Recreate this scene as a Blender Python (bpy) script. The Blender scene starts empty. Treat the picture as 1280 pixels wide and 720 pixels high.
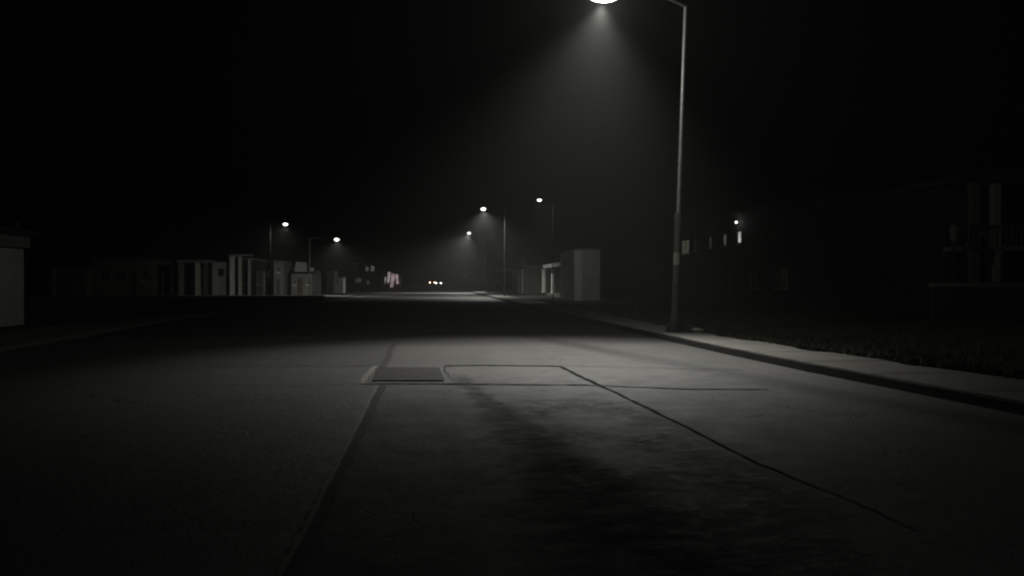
import bpy, bmesh, math, random
from mathutils import Vector, Matrix
random.seed(7)
C = bpy.context.scene.collection
S = bpy.context.scene
R = math.radians

# ---------------------------------------------------------------- camera
CAMH = 1.5
YAW = math.atan(0.1)                  # the road runs along +Y, the lens looks a little to its right
PITCH = math.atan(6.0/1000)
cd = bpy.data.cameras.new('camera'); cam = bpy.data.objects.new('camera', cd); C.objects.link(cam)
cam.location = (0, 0, CAMH)
cam.rotation_euler = (math.pi/2-PITCH, 0, -YAW)
cd.sensor_width = 36; cd.lens = 36*1000/1280; cd.clip_end = 2000; cd.clip_start = 0.05
S.camera = cam
MR = (Matrix.Rotation(-YAW, 3, 'Z') @ Matrix.Rotation(math.pi/2-PITCH, 3, 'X'))
def ray(u, v): return MR @ Vector(((u-640)/1000, -(v-360)/1000, -1))
def gp(u, v, z=0.0):                  # point of the photo on the level z
    d = ray(u, v); return d*((z-CAMH)/d.z) + Vector((0, 0, CAMH))
def pY(u, v, Y):                      # ... at a distance Y up the road
    d = ray(u, v); return d*(Y/d.y) + Vector((0, 0, CAMH))
def pX(u, v, X):
    d = ray(u, v); return d*(X/d.x) + Vector((0, 0, CAMH))
def lerp_tab(t, y):
    if y <= t[0][0]: return t[0][1]
    for (a, p), (b, q) in zip(t, t[1:]):
        if y <= b: return p+(q-p)*(y-a)/(b-a)
    return t[-1][1]
def prof(Y):                          # the far end of the street climbs a little
    return lerp_tab([(0, 0), (112, 0), (135, .12), (160, .42), (190, .85), (230, 1.1), (300, 1.2), (600, 1.2)], Y)
KX = [(-20, 7.3), (0, 7.0), (6, 6.75), (9, 6.64), (13, 6.32), (17, 6.15), (25, 6.0), (60, 6.0), (130, 6.3), (560, 7.5)]
WX = [(-20, 9.0), (0, 8.6), (8, 8.3), (11, 8.1), (15, 7.7), (20, 7.33), (26, 7.4), (60, 8.0), (560, 8.4)]
LX = [(-20, -8.8), (17, -9.3), (34, -10.4), (45, -9.9), (55, -9.2), (72, -8.7), (560, -8.5)]
kerbX = lambda y: lerp_tab(KX, y)
walkX = lambda y: lerp_tab(WX, y)
leftX = lambda y: lerp_tab(LX, y)

# ---------------------------------------------------------------- tagging
def tag(o, label=None, cat=None, group=None, kind=None):
    if label: o['label'] = label
    if cat: o['category'] = cat
    if group: o['group'] = group
    if kind: o['kind'] = kind
    return o
def thing(name, label, cat, loc=(0, 0, 0), rz=0, group=None):
    o = bpy.data.objects.new(name, None); C.objects.link(o); o.empty_display_size = .2
    o.location = loc; o.rotation_euler = (0, 0, rz)
    return tag(o, label, cat, group)
def copy_tree(o, parent=None):
    c = o.copy(); C.objects.link(c); c.parent = parent
    for ch in [x for x in o.children]: copy_tree(ch, c)
    return c

# ---------------------------------------------------------------- materials
def new_mat(name):
    m = bpy.data.materials.new(name); m.use_nodes = True
    nt = m.node_tree; return m, nt, nt.nodes['Principled BSDF']
def N(nt, t, **k):
    n = nt.nodes.new(t)
    for a, b in k.items(): setattr(n, a, b)
    return n
def noise(nt, co, scale, detail=6, rough=.6, stretch=None):
    if stretch:
        mp = N(nt, 'ShaderNodeMapping'); mp.inputs['Scale'].default_value = stretch
        nt.links.new(co, mp.inputs['Vector']); co = mp.outputs['Vector']
    n = N(nt, 'ShaderNodeTexNoise'); n.inputs['Scale'].default_value = scale
    n.inputs['Detail'].default_value = detail; n.inputs['Roughness'].default_value = rough
    nt.links.new(co, n.inputs['Vector']); return n.outputs['Fac']
def mrange(nt, v, a, b, c, d, smooth=False):
    n = N(nt, 'ShaderNodeMapRange'); n.clamp = True
    if smooth: n.interpolation_type = 'SMOOTHSTEP'
    nt.links.new(v, n.inputs['Value'])
    for k, x in zip(('From Min', 'From Max', 'To Min', 'To Max'), (a, b, c, d)): n.inputs[k].default_value = x
    return n.outputs['Result']
def mth(nt, op, a, b=None):
    n = N(nt, 'ShaderNodeMath', operation=op)
    for i, x in enumerate((a, b)):
        if x is None: continue
        if isinstance(x, (int, float)): n.inputs[i].default_value = x
        else: nt.links.new(x, n.inputs[i])
    return n.outputs[0]
def mixc(nt, f, a, b):
    n = N(nt, 'ShaderNodeMix', data_type='RGBA')
    if isinstance(f, (int, float)): n.inputs[0].default_value = f
    else: nt.links.new(f, n.inputs[0])
    for i, x in ((6, a), (7, b)):
        if isinstance(x, tuple): n.inputs[i].default_value = (*x, 1)
        else: nt.links.new(x, n.inputs[i])
    return n.outputs[2]
def bump(nt, bs, h, strength, dist=.01):
    n = N(nt, 'ShaderNodeBump'); n.inputs['Strength'].default_value = strength; n.inputs['Distance'].default_value = dist
    nt.links.new(h, n.inputs['Height']); nt.links.new(n.outputs['Normal'], bs.inputs['Normal'])
def surf(name, c1, c2, scale=2.0, rough=.8, bmp=.3, bscale=40, metal=0, spec=.4, stretch=None):
    m, nt, bs = new_mat(name)
    tc = N(nt, 'ShaderNodeTexCoord').outputs['Object']
    f = mrange(nt, noise(nt, tc, scale, 8, .65, stretch), .3, .7, 0, 1)
    nt.links.new(mixc(nt, f, c1, c2), bs.inputs['Base Color'])
    nt.links.new(mrange(nt, noise(nt, tc, scale*2.7, 4), .3, .7, rough*.85, min(1, rough*1.1)), bs.inputs['Roughness'])
    bs.inputs['Metallic'].default_value = metal; bs.inputs['Specular IOR Level'].default_value = spec
    bump(nt, bs, noise(nt, tc, bscale, 5), bmp)
    return m
def emit(name, col, st, base=(.3, .3, .3)):
    m, nt, bs = new_mat(name)
    bs.inputs['Base Color'].default_value = (*base, 1)
    bs.inputs['Emission Color'].default_value = (*col, 1); bs.inputs['Emission Strength'].default_value = st
    bs.inputs['Roughness'].default_value = .4
    return m
def lit_window(name, col, st):        # a lit room behind dirty glass: uneven
    m, nt, bs = new_mat(name)
    tc = N(nt, 'ShaderNodeTexCoord').outputs['Object']
    f = mrange(nt, noise(nt, tc, 2.2, 3), .3, .7, .45*st, 1.25*st)
    bs.inputs['Base Color'].default_value = (.1, .1, .09, 1); bs.inputs['Roughness'].default_value = .25
    bs.inputs['Emission Color'].default_value = (*col, 1); nt.links.new(f, bs.inputs['Emission Strength'])
    return m

def concrete_mat():
    m, nt, bs = new_mat('road_concrete')
    tc = N(nt, 'ShaderNodeTexCoord').outputs['Object']
    sp = N(nt, 'ShaderNodeSeparateXYZ'); nt.links.new(tc, sp.inputs[0]); X, Y = sp.outputs[0], sp.outputs[1]
    big = noise(nt, tc, .35, 5, .6); mid = noise(nt, tc, 2.2, 8, .7); fine = noise(nt, tc, 70, 6, .7)
    grit = noise(nt, tc, 14, 8, .75)
    streak = noise(nt, tc, 1.0, 7, .65, (1.6, .22, 1))
    c = mixc(nt, mrange(nt, big, .3, .7, 0, 1), (.10, .099, .093), (.155, .152, .142))
    c = mixc(nt, mrange(nt, streak, .42, .75, 0, .5), c, (.06, .059, .055))
    c = mixc(nt, mrange(nt, mid, .45, .75, 0, .35), c, (.075, .073, .068))
    c = mixc(nt, mrange(nt, fine, .35, .7, 0, .3), c, (.19, .187, .178))
    # darker slab right of the long joint
    xj = mth(nt, 'ADD', X, mth(nt, 'MULTIPLY', mth(nt, 'SUBTRACT', big, .5), .15))
    band = mth(nt, 'MULTIPLY', mrange(nt, xj, -.78, -.68, 0, 1, True), mrange(nt, xj, .1, 2.2, 1, .25, True))
    band = mth(nt, 'MULTIPLY', band, mrange(nt, Y, 9, 13.5, .5, .1, True))
    c = mixc(nt, band, c, (.045, .044, .041))
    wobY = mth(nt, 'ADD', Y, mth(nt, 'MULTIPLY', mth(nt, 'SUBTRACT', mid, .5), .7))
    c = mixc(nt, mrange(nt, wobY, 14.2, 14.6, 0, .33), c, (.05, .049, .046))  # slab past the cross joint, darkened further to fade the lamp pool
    c = mixc(nt, mrange(nt, wobY, 18.9, 20.0, 0, .5), c, (.03, .029, .027))  # last strip darker still: the pool's far edge put into the colour
    c = mixc(nt, mrange(nt, X, -.95, -.7, .55, 0), c, (.05, .049, .046))  # left slab tone lowered to dim that side of the lamp pool
    # oily damp trail left by dripping vehicles
    wob = mth(nt, 'MULTIPLY', mth(nt, 'SUBTRACT', noise(nt, tc, 1.3, 6, .65), .5), .5)
    xc = mth(nt, 'ADD', mth(nt, 'MULTIPLY', Y, -.08), 1.5)
    dist = mth(nt, 'ABSOLUTE', mth(nt, 'ADD', mth(nt, 'SUBTRACT', X, xc), wob))
    wid = mrange(nt, Y, 5, 10.5, .62, .14)
    ratio = mth(nt, 'DIVIDE', dist, wid)
    ratio = mth(nt, 'ADD', ratio, mth(nt, 'MULTIPLY', mth(nt, 'SUBTRACT', grit, .5), 1.3))
    trail = mth(nt, 'MULTIPLY', mrange(nt, ratio, .35, 1.3, .8, 0, True), mrange(nt, Y, 12.4, 13.6, 1, 0, True))
    trail = mth(nt, 'MULTIPLY', trail, mrange(nt, noise(nt, tc, 3.2, 10, .75, (.8, 1.3, 1)), .36, .6, .35, 1))
    c = mixc(nt, trail, c, (.032, .031, .029))
    # blotchy worn field beside the trail
    wx = mth(nt, 'MULTIPLY', mth(nt, 'MULTIPLY', mrange(nt, noise(nt, tc, .9, 3), .35, .65, .15, 1, True), mrange(nt, X, .6, 1.2, 0, 1, True)), mrange(nt, X, 2.0, 3.0, 1, 0, True))
    wy = mrange(nt, Y, 7.5, 12, 1, 0, True)
    worn = mth(nt, 'MULTIPLY', mth(nt, 'MULTIPLY', wx, wy), mrange(nt, noise(nt, tc, 5, 12, .72, (1, 1.1, 1)), .45, .6, 0, .7))
    c = mixc(nt, worn, c, (.03, .029, .027))
    # dirty strip a step off the gutter
    gx = mth(nt, 'ADD', mth(nt, 'MULTIPLY', Y, .226), mth(nt, 'ADD', X, mth(nt, 'MULTIPLY', mth(nt, 'SUBTRACT', mid, .5), .5)))
    g = mth(nt, 'MULTIPLY', mrange(nt, gx, 7.2, 7.7, 0, 1, True), mrange(nt, gx, 7.85, 8.4, 1, 0, True))
    c = mixc(nt, mth(nt, 'MULTIPLY', g, .75), c, (.03, .029, .027))
    # the left lanes darken away from the long joint
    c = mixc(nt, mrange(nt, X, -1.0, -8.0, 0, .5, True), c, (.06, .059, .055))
    # bare gravel edge near the left kerb + cracks
    vo = N(nt, 'ShaderNodeTexVoronoi', feature='DISTANCE_TO_EDGE'); vo.inputs['Scale'].default_value = .42
    wv = N(nt, 'ShaderNodeVectorMath', operation='ADD')
    nz = N(nt, 'ShaderNodeTexNoise'); nz.inputs['Scale'].default_value = 1.7; nz.inputs['Detail'].default_value = 6
    nt.links.new(tc, nz.inputs['Vector']); nt.links.new(tc, wv.inputs[0]); nt.links.new(nz.outputs['Color'], wv.inputs[1])
    nt.links.new(wv.outputs[0], vo.inputs['Vector'])
    crack = mth(nt, 'MULTIPLY', mrange(nt, vo.outputs['Distance'], .0, .010, 1, 0), mrange(nt, big, .52, .6, 0, .6))
    c = mixc(nt, crack, c, (.02, .02, .018))
    nt.links.new(c, bs.inputs['Base Color'])
    r = mrange(nt, mid, .3, .7, .5, .72)
    r = mth(nt, 'ADD', r, mth(nt, 'MULTIPLY', trail, .2))
    r = mth(nt, 'ADD', r, mth(nt, 'MULTIPLY', band, .25))
    dull = mth(nt, 'MULTIPLY', mth(nt, 'SUBTRACT', 1, mth(nt, 'MULTIPLY', trail, .6)), mth(nt, 'SUBTRACT', 1, mth(nt, 'MULTIPLY', worn, .75)))
    dull = mth(nt, 'MULTIPLY', dull, mrange(nt, band, 0, 1, 1, .25))
    nt.links.new(mth(nt, 'MULTIPLY', dull, .5), bs.inputs['Specular IOR Level'])
    nt.links.new(r, bs.inputs['Roughness'])
    h = mth(nt, 'ADD', mth(nt, 'MULTIPLY', fine, .35), mth(nt, 'MULTIPLY', grit, 1.0))
    h = mth(nt, 'ADD', h, mth(nt, 'MULTIPLY', mid, 2.2))
    h = mth(nt, 'SUBTRACT', h, mth(nt, 'MULTIPLY', worn, 3.0))
    h = mth(nt, 'ADD', h, mth(nt, 'MULTIPLY', mth(nt, 'MULTIPLY', wx, wy), mth(nt, 'MULTIPLY', noise(nt, tc, 5, 6, .7, (.6, 1.5, 1)), 4)))
    h = mth(nt, 'SUBTRACT', h, mth(nt, 'MULTIPLY', crack, 1.5))
    bump(nt, bs, h, .9, .014)
    return m
M = {}
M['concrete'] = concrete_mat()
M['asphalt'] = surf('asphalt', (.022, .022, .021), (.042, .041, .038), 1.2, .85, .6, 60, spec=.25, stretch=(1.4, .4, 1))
M['tar'] = surf('tar_joint', (.012, .012, .011), (.028, .027, .025), 6, .9, .6, 30, spec=.08)
M['patch'] = surf('patch', (.04, .039, .036), (.068, .066, .061), 3, .8, .6, 60, spec=.25)
M['mortar'] = surf('mortar', (.17, .165, .15), (.24, .235, .215), 6, .8, .5, 60)
M['apron'] = surf('pale_concrete', (.14, .137, .128), (.21, .205, .19), .8, .65, .5, 40)
M['walk'] = surf('sidewalk', (.16, .156, .14), (.235, .23, .208), 1.4, .8, .5, 50)
M['walk_left'] = surf('sidewalk_left', (.08, .077, .07), (.13, .125, .113), 1.4, .8, .5, 50)
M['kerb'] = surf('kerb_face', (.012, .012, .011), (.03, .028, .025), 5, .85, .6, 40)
M['kerb_left'] = surf('kerb_face_left', (.07, .068, .06), (.13, .125, .115), 4, .85, .6, 40)
M['soil'] = surf('soil', (.018, .015, .011), (.04, .035, .026), .6, .95, 1.0, 25)
M['blade'] = surf('grass_blade', (.03, .038, .016), (.07, .066, .034), 4, .7, .1, 50)
M['pole'] = surf('galvanised_steel', (.16, .16, .155), (.26, .26, .25), 5, .5, .15, 60, metal=.55)
M['pole_lo'] = surf('painted_steel', (.10, .095, .085), (.17, .16, .14), 5, .6, .3, 50, metal=.2)
M['dark_steel'] = surf('dark_steel', (.05, .05, .05), (.09, .09, .088), 5, .5, .2, 50, metal=.3)
M['band'] = surf('paper_notice', (.30, .30, .22), (.45, .45, .36), 9, .8, .2, 60)
M['white'] = surf('white_paint', (.55, .54, .50), (.75, .74, .69), 1.4, .7, .3, 30)
M['cream'] = surf('cream_paint', (.42, .42, .33), (.58, .57, .47), .9, .8, .3, 30)
M['pale'] = surf('pale_grey_paint', (.32, .32, .31), (.48, .48, .46), 1.1, .8, .3, 30)
M['grey'] = surf('grey_render', (.16, .16, .155), (.27, .27, .26), 1.0, .85, .4, 25)
M['dull'] = surf('dull_render', (.09, .09, .075), (.16, .155, .135), 1.0, .85, .4, 25)
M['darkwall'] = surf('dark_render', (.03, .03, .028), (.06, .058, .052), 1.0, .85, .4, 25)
M['stonewall'] = surf('dark_stone', (.012, .012, .011), (.028, .027, .025), 3.0, .9, 1, 9)
M['roof'] = surf('dark_roof', (.03, .03, .03), (.06, .058, .055), 2, .7, .4, 20)
M['metalroof'] = surf('sheet_roof', (.2, .2, .19), (.33, .33, .31), 2, .55, .4, 20, metal=.3)
M['door'] = surf('brown_door', (.04, .03, .02), (.07, .055, .04), 3, .6, .3, 20)
M['frame'] = surf('window_frame', (.25, .25, .24), (.35, .35, .33), 3, .6, .2, 20)
M['glass'] = surf('dark_glass', (.012, .013, .014), (.02, .022, .024), 3, .12, .02, 5, spec=.6)
M['trim'] = surf('off_white_trim', (.5, .49, .45), (.65, .64, .6), 3, .7, .2, 20)
M['pink'] = surf('pink_cloth', (.50, .36, .37), (.66, .52, .52), 2, .9, .3, 20)
M['whitecloth'] = surf('white_cloth', (.6, .57, .57), (.78, .75, .74), 2, .9, .3, 20)
M['rubber'] = surf('rubber', (.015, .015, .015), (.03, .03, .03), 8, .8, .3, 30)
M['rim'] = surf('wheel_rim', (.4, .4, .4), (.5, .5, .5), 8, .35, .05, 30, metal=.8)
M['car_red'] = surf('maroon_car_paint', (.10, .02, .015), (.12, .025, .02), 2, .3, .02, 10)
M['car_white'] = surf('white_car_paint', (.6, .6, .6), (.66, .66, .66), 2, .3, .02, 10)
M['sign'] = surf('sign_face', (.5, .5, .48), (.6, .6, .58), 4, .5, .1, 30)
M['bag'] = surf('crumpled_bag', (.35, .36, .31), (.5, .5, .44), 9, .7, .5, 20)
M['tank'] = surf('plastic_tank', (.3, .3, .3), (.38, .38, .37), 4, .5, .1, 20)
LAMPCOL = (1, .99, .93)
def bowl(name, radius, st):            # frosted bowl: emission fading to the rim imitates the lamp's soft glare
    m, nt, bs = new_mat(name); tc = N(nt, 'ShaderNodeTexCoord').outputs['Object']
    ln = N(nt, 'ShaderNodeVectorMath', operation='LENGTH'); nt.links.new(tc, ln.inputs[0])
    f = mrange(nt, ln.outputs['Value'], radius*.25, radius, 1, 0, True)
    bs.inputs['Base Color'].default_value = (.8, .8, .78, 1); bs.inputs['Roughness'].default_value = .5
    bs.inputs['Emission Color'].default_value = (*LAMPCOL, 1)
    nt.links.new(mth(nt, 'ADD', mth(nt, 'MULTIPLY', mth(nt, 'POWER', f, 2), st), .12), bs.inputs['Emission Strength']); return m
M['lens'] = bowl('lamp_bowl', .56, 8)
M['lens_far'] = bowl('far_lamp_bowl', .4, 12)
M['lens_dim'] = bowl('small_lamp_bowl', .25, 6)
M['head_warm'] = emit('warm_headlight', (1, .62, .36), 12, (.6, .6, .6))
M['head_white'] = emit('white_headlight', (1, .97, .92), 8, (.6, .6, .6))

# ---------------------------------------------------------------- mesh builder
class MB:
    def __init__(s): s.bm = bmesh.new()
    def quad(s, pts):
        s.bm.faces.new([s.bm.verts.new(p) for p in pts]); return s
    def box(s, x0, x1, y0, y1, z0, z1, bev=0):
        v = [s.bm.verts.new((x, y, z)) for x in (x0, x1) for y in (y0, y1) for z in (z0, z1)]
        fs = [s.bm.faces.new([v[i] for i in f]) for f in ((0, 1, 3, 2), (4, 6, 7, 5), (0, 4, 5, 1), (2, 3, 7, 6), (0, 2, 6, 4), (1, 5, 7, 3))]
        if bev:
            es = list({e for f in fs for e in f.edges})
            bmesh.ops.bevel(s.bm, geom=es, offset=bev, segments=2, affect='EDGES', profile=.6)
        return s
    def tube(s, pts, rad, n=14, cap=True):
        pts = [Vector(p) for p in pts]; rings = []
        if not isinstance(rad, (list, tuple)): rad = [rad]*len(pts)
        for i, p in enumerate(pts):
            d = (pts[min(i+1, len(pts)-1)]-pts[max(i-1, 0)]).normalized()
            a = d.cross(Vector((0, 1, 0)) if abs(d.y) < .9 else Vector((1, 0, 0))).normalized(); b = d.cross(a)
            rings.append([s.bm.verts.new(p+(a*math.cos(t)+b*math.sin(t))*rad[i]) for t in [2*math.pi*k/n for k in range(n)]])
        for r0, r1 in zip(rings, rings[1:]):
            for k in range(n): s.bm.faces.new((r0[k], r0[(k+1) % n], r1[(k+1) % n], r1[k]))
        if cap: s.bm.faces.new(rings[0][::-1]); s.bm.faces.new(rings[-1])
        return s
    def prism(s, prof2, y0, y1, axis='y'):      # profile in xz pulled along y (or yz along x)
        f = (lambda a, b, c: (a, c, b)) if axis == 'y' else (lambda a, b, c: (c, a, b))
        A = [s.bm.verts.new(f(a, b, y0)) for a, b in prof2]; B = [s.bm.verts.new(f(a, b, y1)) for a, b in prof2]
        n = len(A)
        s.bm.faces.new(A); s.bm.faces.new(B[::-1])
        for i in range(n): s.bm.faces.new((A[i], B[i], B[(i+1) % n], A[(i+1) % n]))
        return s
    def blob(s, c, r, sc=(1, 1, 1), rough=.15, sub=2):
        res = bmesh.ops.create_icosphere(s.bm, subdivisions=sub, radius=1)
        for v in res['verts']:
            k = r*(1+random.uniform(-rough, rough))
            v.co = Vector((v.co.x*sc[0]*k+c[0], v.co.y*sc[1]*k+c[1], v.co.z*sc[2]*k+c[2]))
        return s
    def build(s, name, mat, parent=None, smooth=False):
        bmesh.ops.recalc_face_normals(s.bm, faces=s.bm.faces)
        me = bpy.data.meshes.new(name); s.bm.to_mesh(me); s.bm.free()
        me.materials.append(mat)
        if smooth:
            for p in me.polygons: p.use_smooth = True
            try: me.set_sharp_from_angle(angle=R(40))
            except Exception: pass
        o = bpy.data.objects.new(name, me); C.objects.link(o)
        if parent: o.parent = parent
        return o

# ---------------------------------------------------------------- ground
def rows(y0, y1, step=1.0):
    n = max(1, int(round((y1-y0)/step))); return [y0+(y1-y0)*i/n for i in range(n+1)]
def strip(f0, f1, y0, y1, z0, z1=None, nx=1, step=1.0, jag=0.0):
    """sheet between two edges given as functions of Y"""
    mb = MB(); prev = None; z1 = z0 if z1 is None else z1
    for y in rows(y0, y1, step):
        a, b = f0(y), f1(y)+random.uniform(-jag, jag)
        r = [mb.bm.verts.new((a+(b-a)*i/nx, y, prof(y)+z0+(z1-z0)*i/nx)) for i in range(nx+1)]
        if prev:
            for i in range(nx): mb.bm.faces.new((prev[i], prev[i+1], r[i+1], r[i]))
        prev = r
    return mb
mb = MB(); prev = None
ys = rows(-30, 0, 5)[:-1]+rows(0, 60, 1)[:-1]+rows(60, 160, 4)[:-1]+rows(160, 560, 10)
for y in ys:
    L, K = leftX(y), kerbX(y)
    xs = [(-280, .06), (-110, .06), (-60, .06), (-35, .06), (-22, .06), (-16, .06), (L-.9, .06), (L-.35, .06), (L-.3, -.04),
          (K+.1, -.04), (K+.14, .10), (K+.9, .10), (9, .10), (10, .12), (12, .14), (16, .15), (24, .12), (40, .1), (100, .1), (280, .1)]
    r = []
    for i, (x, z) in enumerate(xs):
        j = random.uniform(-.025, .02) if (abs(x) > 7.6 and abs(x) < 40) else 0
        r.append(mb.bm.verts.new((x, y, prof(y)+z+j)))
    if prev:
        for i in range(len(r)-1): mb.bm.faces.new((prev[i], prev[i+1], r[i+1], r[i]))
    prev = r
tag(mb.build('ground', M['soil'], smooth=True), kind='structure')

Y1 = gp(560, 419).y
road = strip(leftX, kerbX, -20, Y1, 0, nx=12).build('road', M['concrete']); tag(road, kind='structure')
ya = gp(600, 376).y
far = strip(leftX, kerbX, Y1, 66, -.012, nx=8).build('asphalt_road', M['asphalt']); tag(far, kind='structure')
ap = strip(leftX, kerbX, 66, 103, 0, nx=8).build('concrete_apron', M['apron']); tag(ap, kind='structure')  # paler slab brought nearer, so its colour lengthens the far lamps' pool
dr = strip(leftX, kerbX, 103, 110, -.03, nx=8).build('drain_channel', M['tar']); tag(dr, kind='structure')
ap2 = strip(leftX, kerbX, 110, 150, 0, nx=8).build('far_apron', M['apron']); tag(ap2, kind='structure')
fr = strip(lambda y: leftX(y)+1.5, kerbX, 150, 555, 0, nx=6, step=5).build('far_road', M['asphalt']); tag(fr, kind='structure')

# tar joints and cracks: narrow, slightly wandering strips lying on the slabs
JZ = [0]
def joint(px, w, name='road_joint', mat='tar', wob=.012, z=.004, w1=None):
    JZ[0] += 1; z = .004+.0009*JZ[0]
    P = [gp(u, v) for u, v in px]; pts = []
    for a, b in zip(P, P[1:]):
        n = max(2, int((b-a).length/.12))
        pts += [a.lerp(b, i/n) for i in range(n)]
    pts.append(P[-1]); mb = MB(); prev = None; off = 0
    for i, p in enumerate(pts):
        d = (pts[min(i+1, len(pts)-1)]-pts[max(i-1, 0)]).normalized(); nrm = Vector((-d.y, d.x, 0))
        off = off*.85+random.uniform(-wob, wob)
        ww = w+((w1-w)*i/len(pts) if w1 is not None else 0)
        ww *= random.uniform(.65, 1.25)
        q = p+nrm*off
        r = [mb.bm.verts.new((q+nrm*ww/2).to_tuple()[:2]+(z,)), mb.bm.verts.new((q-nrm*ww/2).to_tuple()[:2]+(z,))]
        if prev: mb.bm.faces.new((prev[0], prev[1], r[1], r[0]))
        prev = r
    return mb.build(name, M[mat], road)
joint([(330, 780), (362, 716), (420, 600), (452, 534), (479, 482)], .12, mat='patch', wob=.006)
joint([(322, 780), (353, 716), (412, 600), (446, 534), (472, 482)], .035, 'slab_edge', 'mortar', .004)
joint([(478, 459), (490, 436), (493, 430)], .12, mat='patch')
joint([(452, 480), (460, 468), (470, 458)], .10, 'mortar_repair', 'mortar')
joint([(555, 458), (600, 457), (700, 458)], .12)
joint([(700, 458), (745, 480), (800, 505), (880, 546), (960, 584), (1095, 640), (1150, 665)], .075, w1=.012)
joint([(455, 480.5), (560, 480.5), (640, 481.5), (735, 482)], .08)
joint([(735, 482), (860, 487), (960, 487)], .07)
joint([(240, 459), (330, 458), (468, 458)], .03)
joint([(230, 480), (380, 484), (452, 480)], .02)
joint([(700, 458), (800, 460), (930, 463)], .03)
joint([(496, 430), (640, 430), (900, 431)], .03, 'slab_edge', 'mortar', .004)
joint([(470, 458.5), (553, 458.5)], .03, 'slab_edge', 'mortar', .004)
joint([(470, 478.5), (640, 479)], .022, 'slab_edge', 'mortar', .004)
joint([(555, 458), (560, 470), (572, 484)], .03, 'crack', 'patch', .02, w1=.004)
joint([(270, 505), (330, 500), (375, 503)], .02, 'crack', 'tar', .02)
# rectangular tar patch in the slab
mbp = MB(); a, b, c, d = gp(472, 461), gp(549, 461), gp(556, 477), gp(466, 477)
mbp.quad([(p.x, p.y, .024) for p in (a, b, c, d)]); mbp.build('tar_patch', M['patch'], road)

# right kerb and sidewalk
def kerb(f, y0, y1, w, h, sgn, mat, name, step=1.0, z0=-.05):
    mb = MB()
    ys = rows(y0, y1, step); prev = None
    for y in ys:
        x = f(y)+random.uniform(-.008, .008); z = prof(y)
        hh = h+random.uniform(-.008, .006)
        r = [mb.bm.verts.new(p) for p in ((x, y, z+z0), (x, y, z+hh-.02), (x+sgn*.02, y, z+hh), (x+sgn*w, y, z+hh), (x+sgn*w, y, z+z0))]
        if prev:
            for i in range(4): mb.bm.faces.new((prev[i], prev[i+1], r[i+1], r[i]))
        else: mb.bm.faces.new(r)
        prev = r
    mb.bm.faces.new(prev[::-1])
    return tag(mb.build(name, mat), kind='structure')
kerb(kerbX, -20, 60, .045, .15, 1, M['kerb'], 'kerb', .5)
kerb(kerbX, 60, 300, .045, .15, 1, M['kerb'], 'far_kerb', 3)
def wjag(y): return walkX(y)+.10*math.sin(y*1.9)+.07*math.sin(y*4.3+1)
tag(strip(lambda y: kerbX(y)+.045, wjag, -20, 60, .148, nx=5, step=.35, jag=.06).build('sidewalk', M['walk']), kind='structure')
tag(strip(lambda y: kerbX(y)+.045, walkX, 60, 300, .148, nx=2, step=3).build('far_sidewalk', M['walk']), kind='structure')
swk = bpy.data.objects['sidewalk']
for k in range(30):
    y = -2+k*1.9+random.uniform(-.05, .05); w_ = random.uniform(.008, .014)
    MB().quad([(kerbX(y)+.06, y, .1525), (walkX(y)-.05, y+.02, .1525), (walkX(y)-.05, y+.02+w_*2, .1525), (kerbX(y)+.06, y+w_*2, .1525)]).build('slab_joint', M['tar'], swk)
kerb(leftX, -20, 75, .12, .10, -1, M['kerb_left'], 'left_kerb', 1)
tag(strip(lambda y: leftX(y)-.12, lambda y: leftX(y)-2.6+max(0, y-30)*.12, -20, 40, .10, nx=4, step=1, jag=.12).build('left_sidewalk', M['walk_left']), kind='structure')
tag(strip(lambda y: leftX(y), lambda y: -34+(y-88)*.3, 88, 99, .075, nx=6, step=2).build('forecourt', M['apron']), kind='structure')

# grass and weeds along the sidewalk edge (nobody could count it)
def grass(name, n, fx, fy, hmin, hmax, z, spread=.03):
    mb = MB()
    for _ in range(n):
        y = fy(); x = fx(y); h = random.uniform(hmin, hmax); a = random.uniform(0, 6.28)
        for k in range(5):
            aa = a+random.uniform(-2, 2); w = random.uniform(.004, .009)
            bx, by = x+random.uniform(-spread, spread), y+random.uniform(-spread, spread)
            dx, dy = math.cos(aa), math.sin(aa); l = random.uniform(.1, .6)*h
            p0 = (bx-dy*w, by+dx*w, z); p1 = (bx+dy*w, by-dx*w, z)
            p2 = (bx+dx*l*.4+dy*w*.7, by+dy*l*.4-dx*w*.7, z+h*.6); p3 = (bx+dx*l*.4-dy*w*.7, by+dy*l*.4+dx*w*.7, z+h*.6)
            p4 = (bx+dx*l, by+dy*l, z+h)
            v = [mb.bm.verts.new(p) for p in (p0, p1, p2, p3, p4)]
            mb.bm.faces.new((v[0], v[1], v[2], v[3])); mb.bm.faces.new((v[3], v[2], v[4]))
    return mb.build(name, M['blade'])
g = grass('grass', 7000, lambda y: walkX(y)+.02+abs(random.gauss(0, .35)), lambda: 3+57*random.random()**1.5, .04, .15, .1)
tag(g, 'low dark weeds growing along the edge of the right sidewalk', 'grass', kind='stuff')
g = grass('verge_grass', 9000, lambda y: random.uniform(8.4, 19), lambda: random.uniform(8, 45), .04, .16, .09, .06)
tag(g, 'sparse dry grass on the dark verge to the right', 'grass', kind='stuff')
mb = MB()
for _ in range(900):
    y = 3+45*random.random()**1.6; x = random.choice([kerbX(y)-abs(random.gauss(0, .14)), kerbX(y)-abs(random.gauss(0, .5)), walkX(y)+random.gauss(.2, .3)])
    z = 0 if x < kerbX(y) else .13
    mb.blob((x, y, z+.003), random.uniform(.003, .012), (1, 1, .6), .2, 1)
tag(mb.build('grit', M['walk']), 'loose grit and small stones lying in the right gutter', 'grit', kind='stuff')

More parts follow.
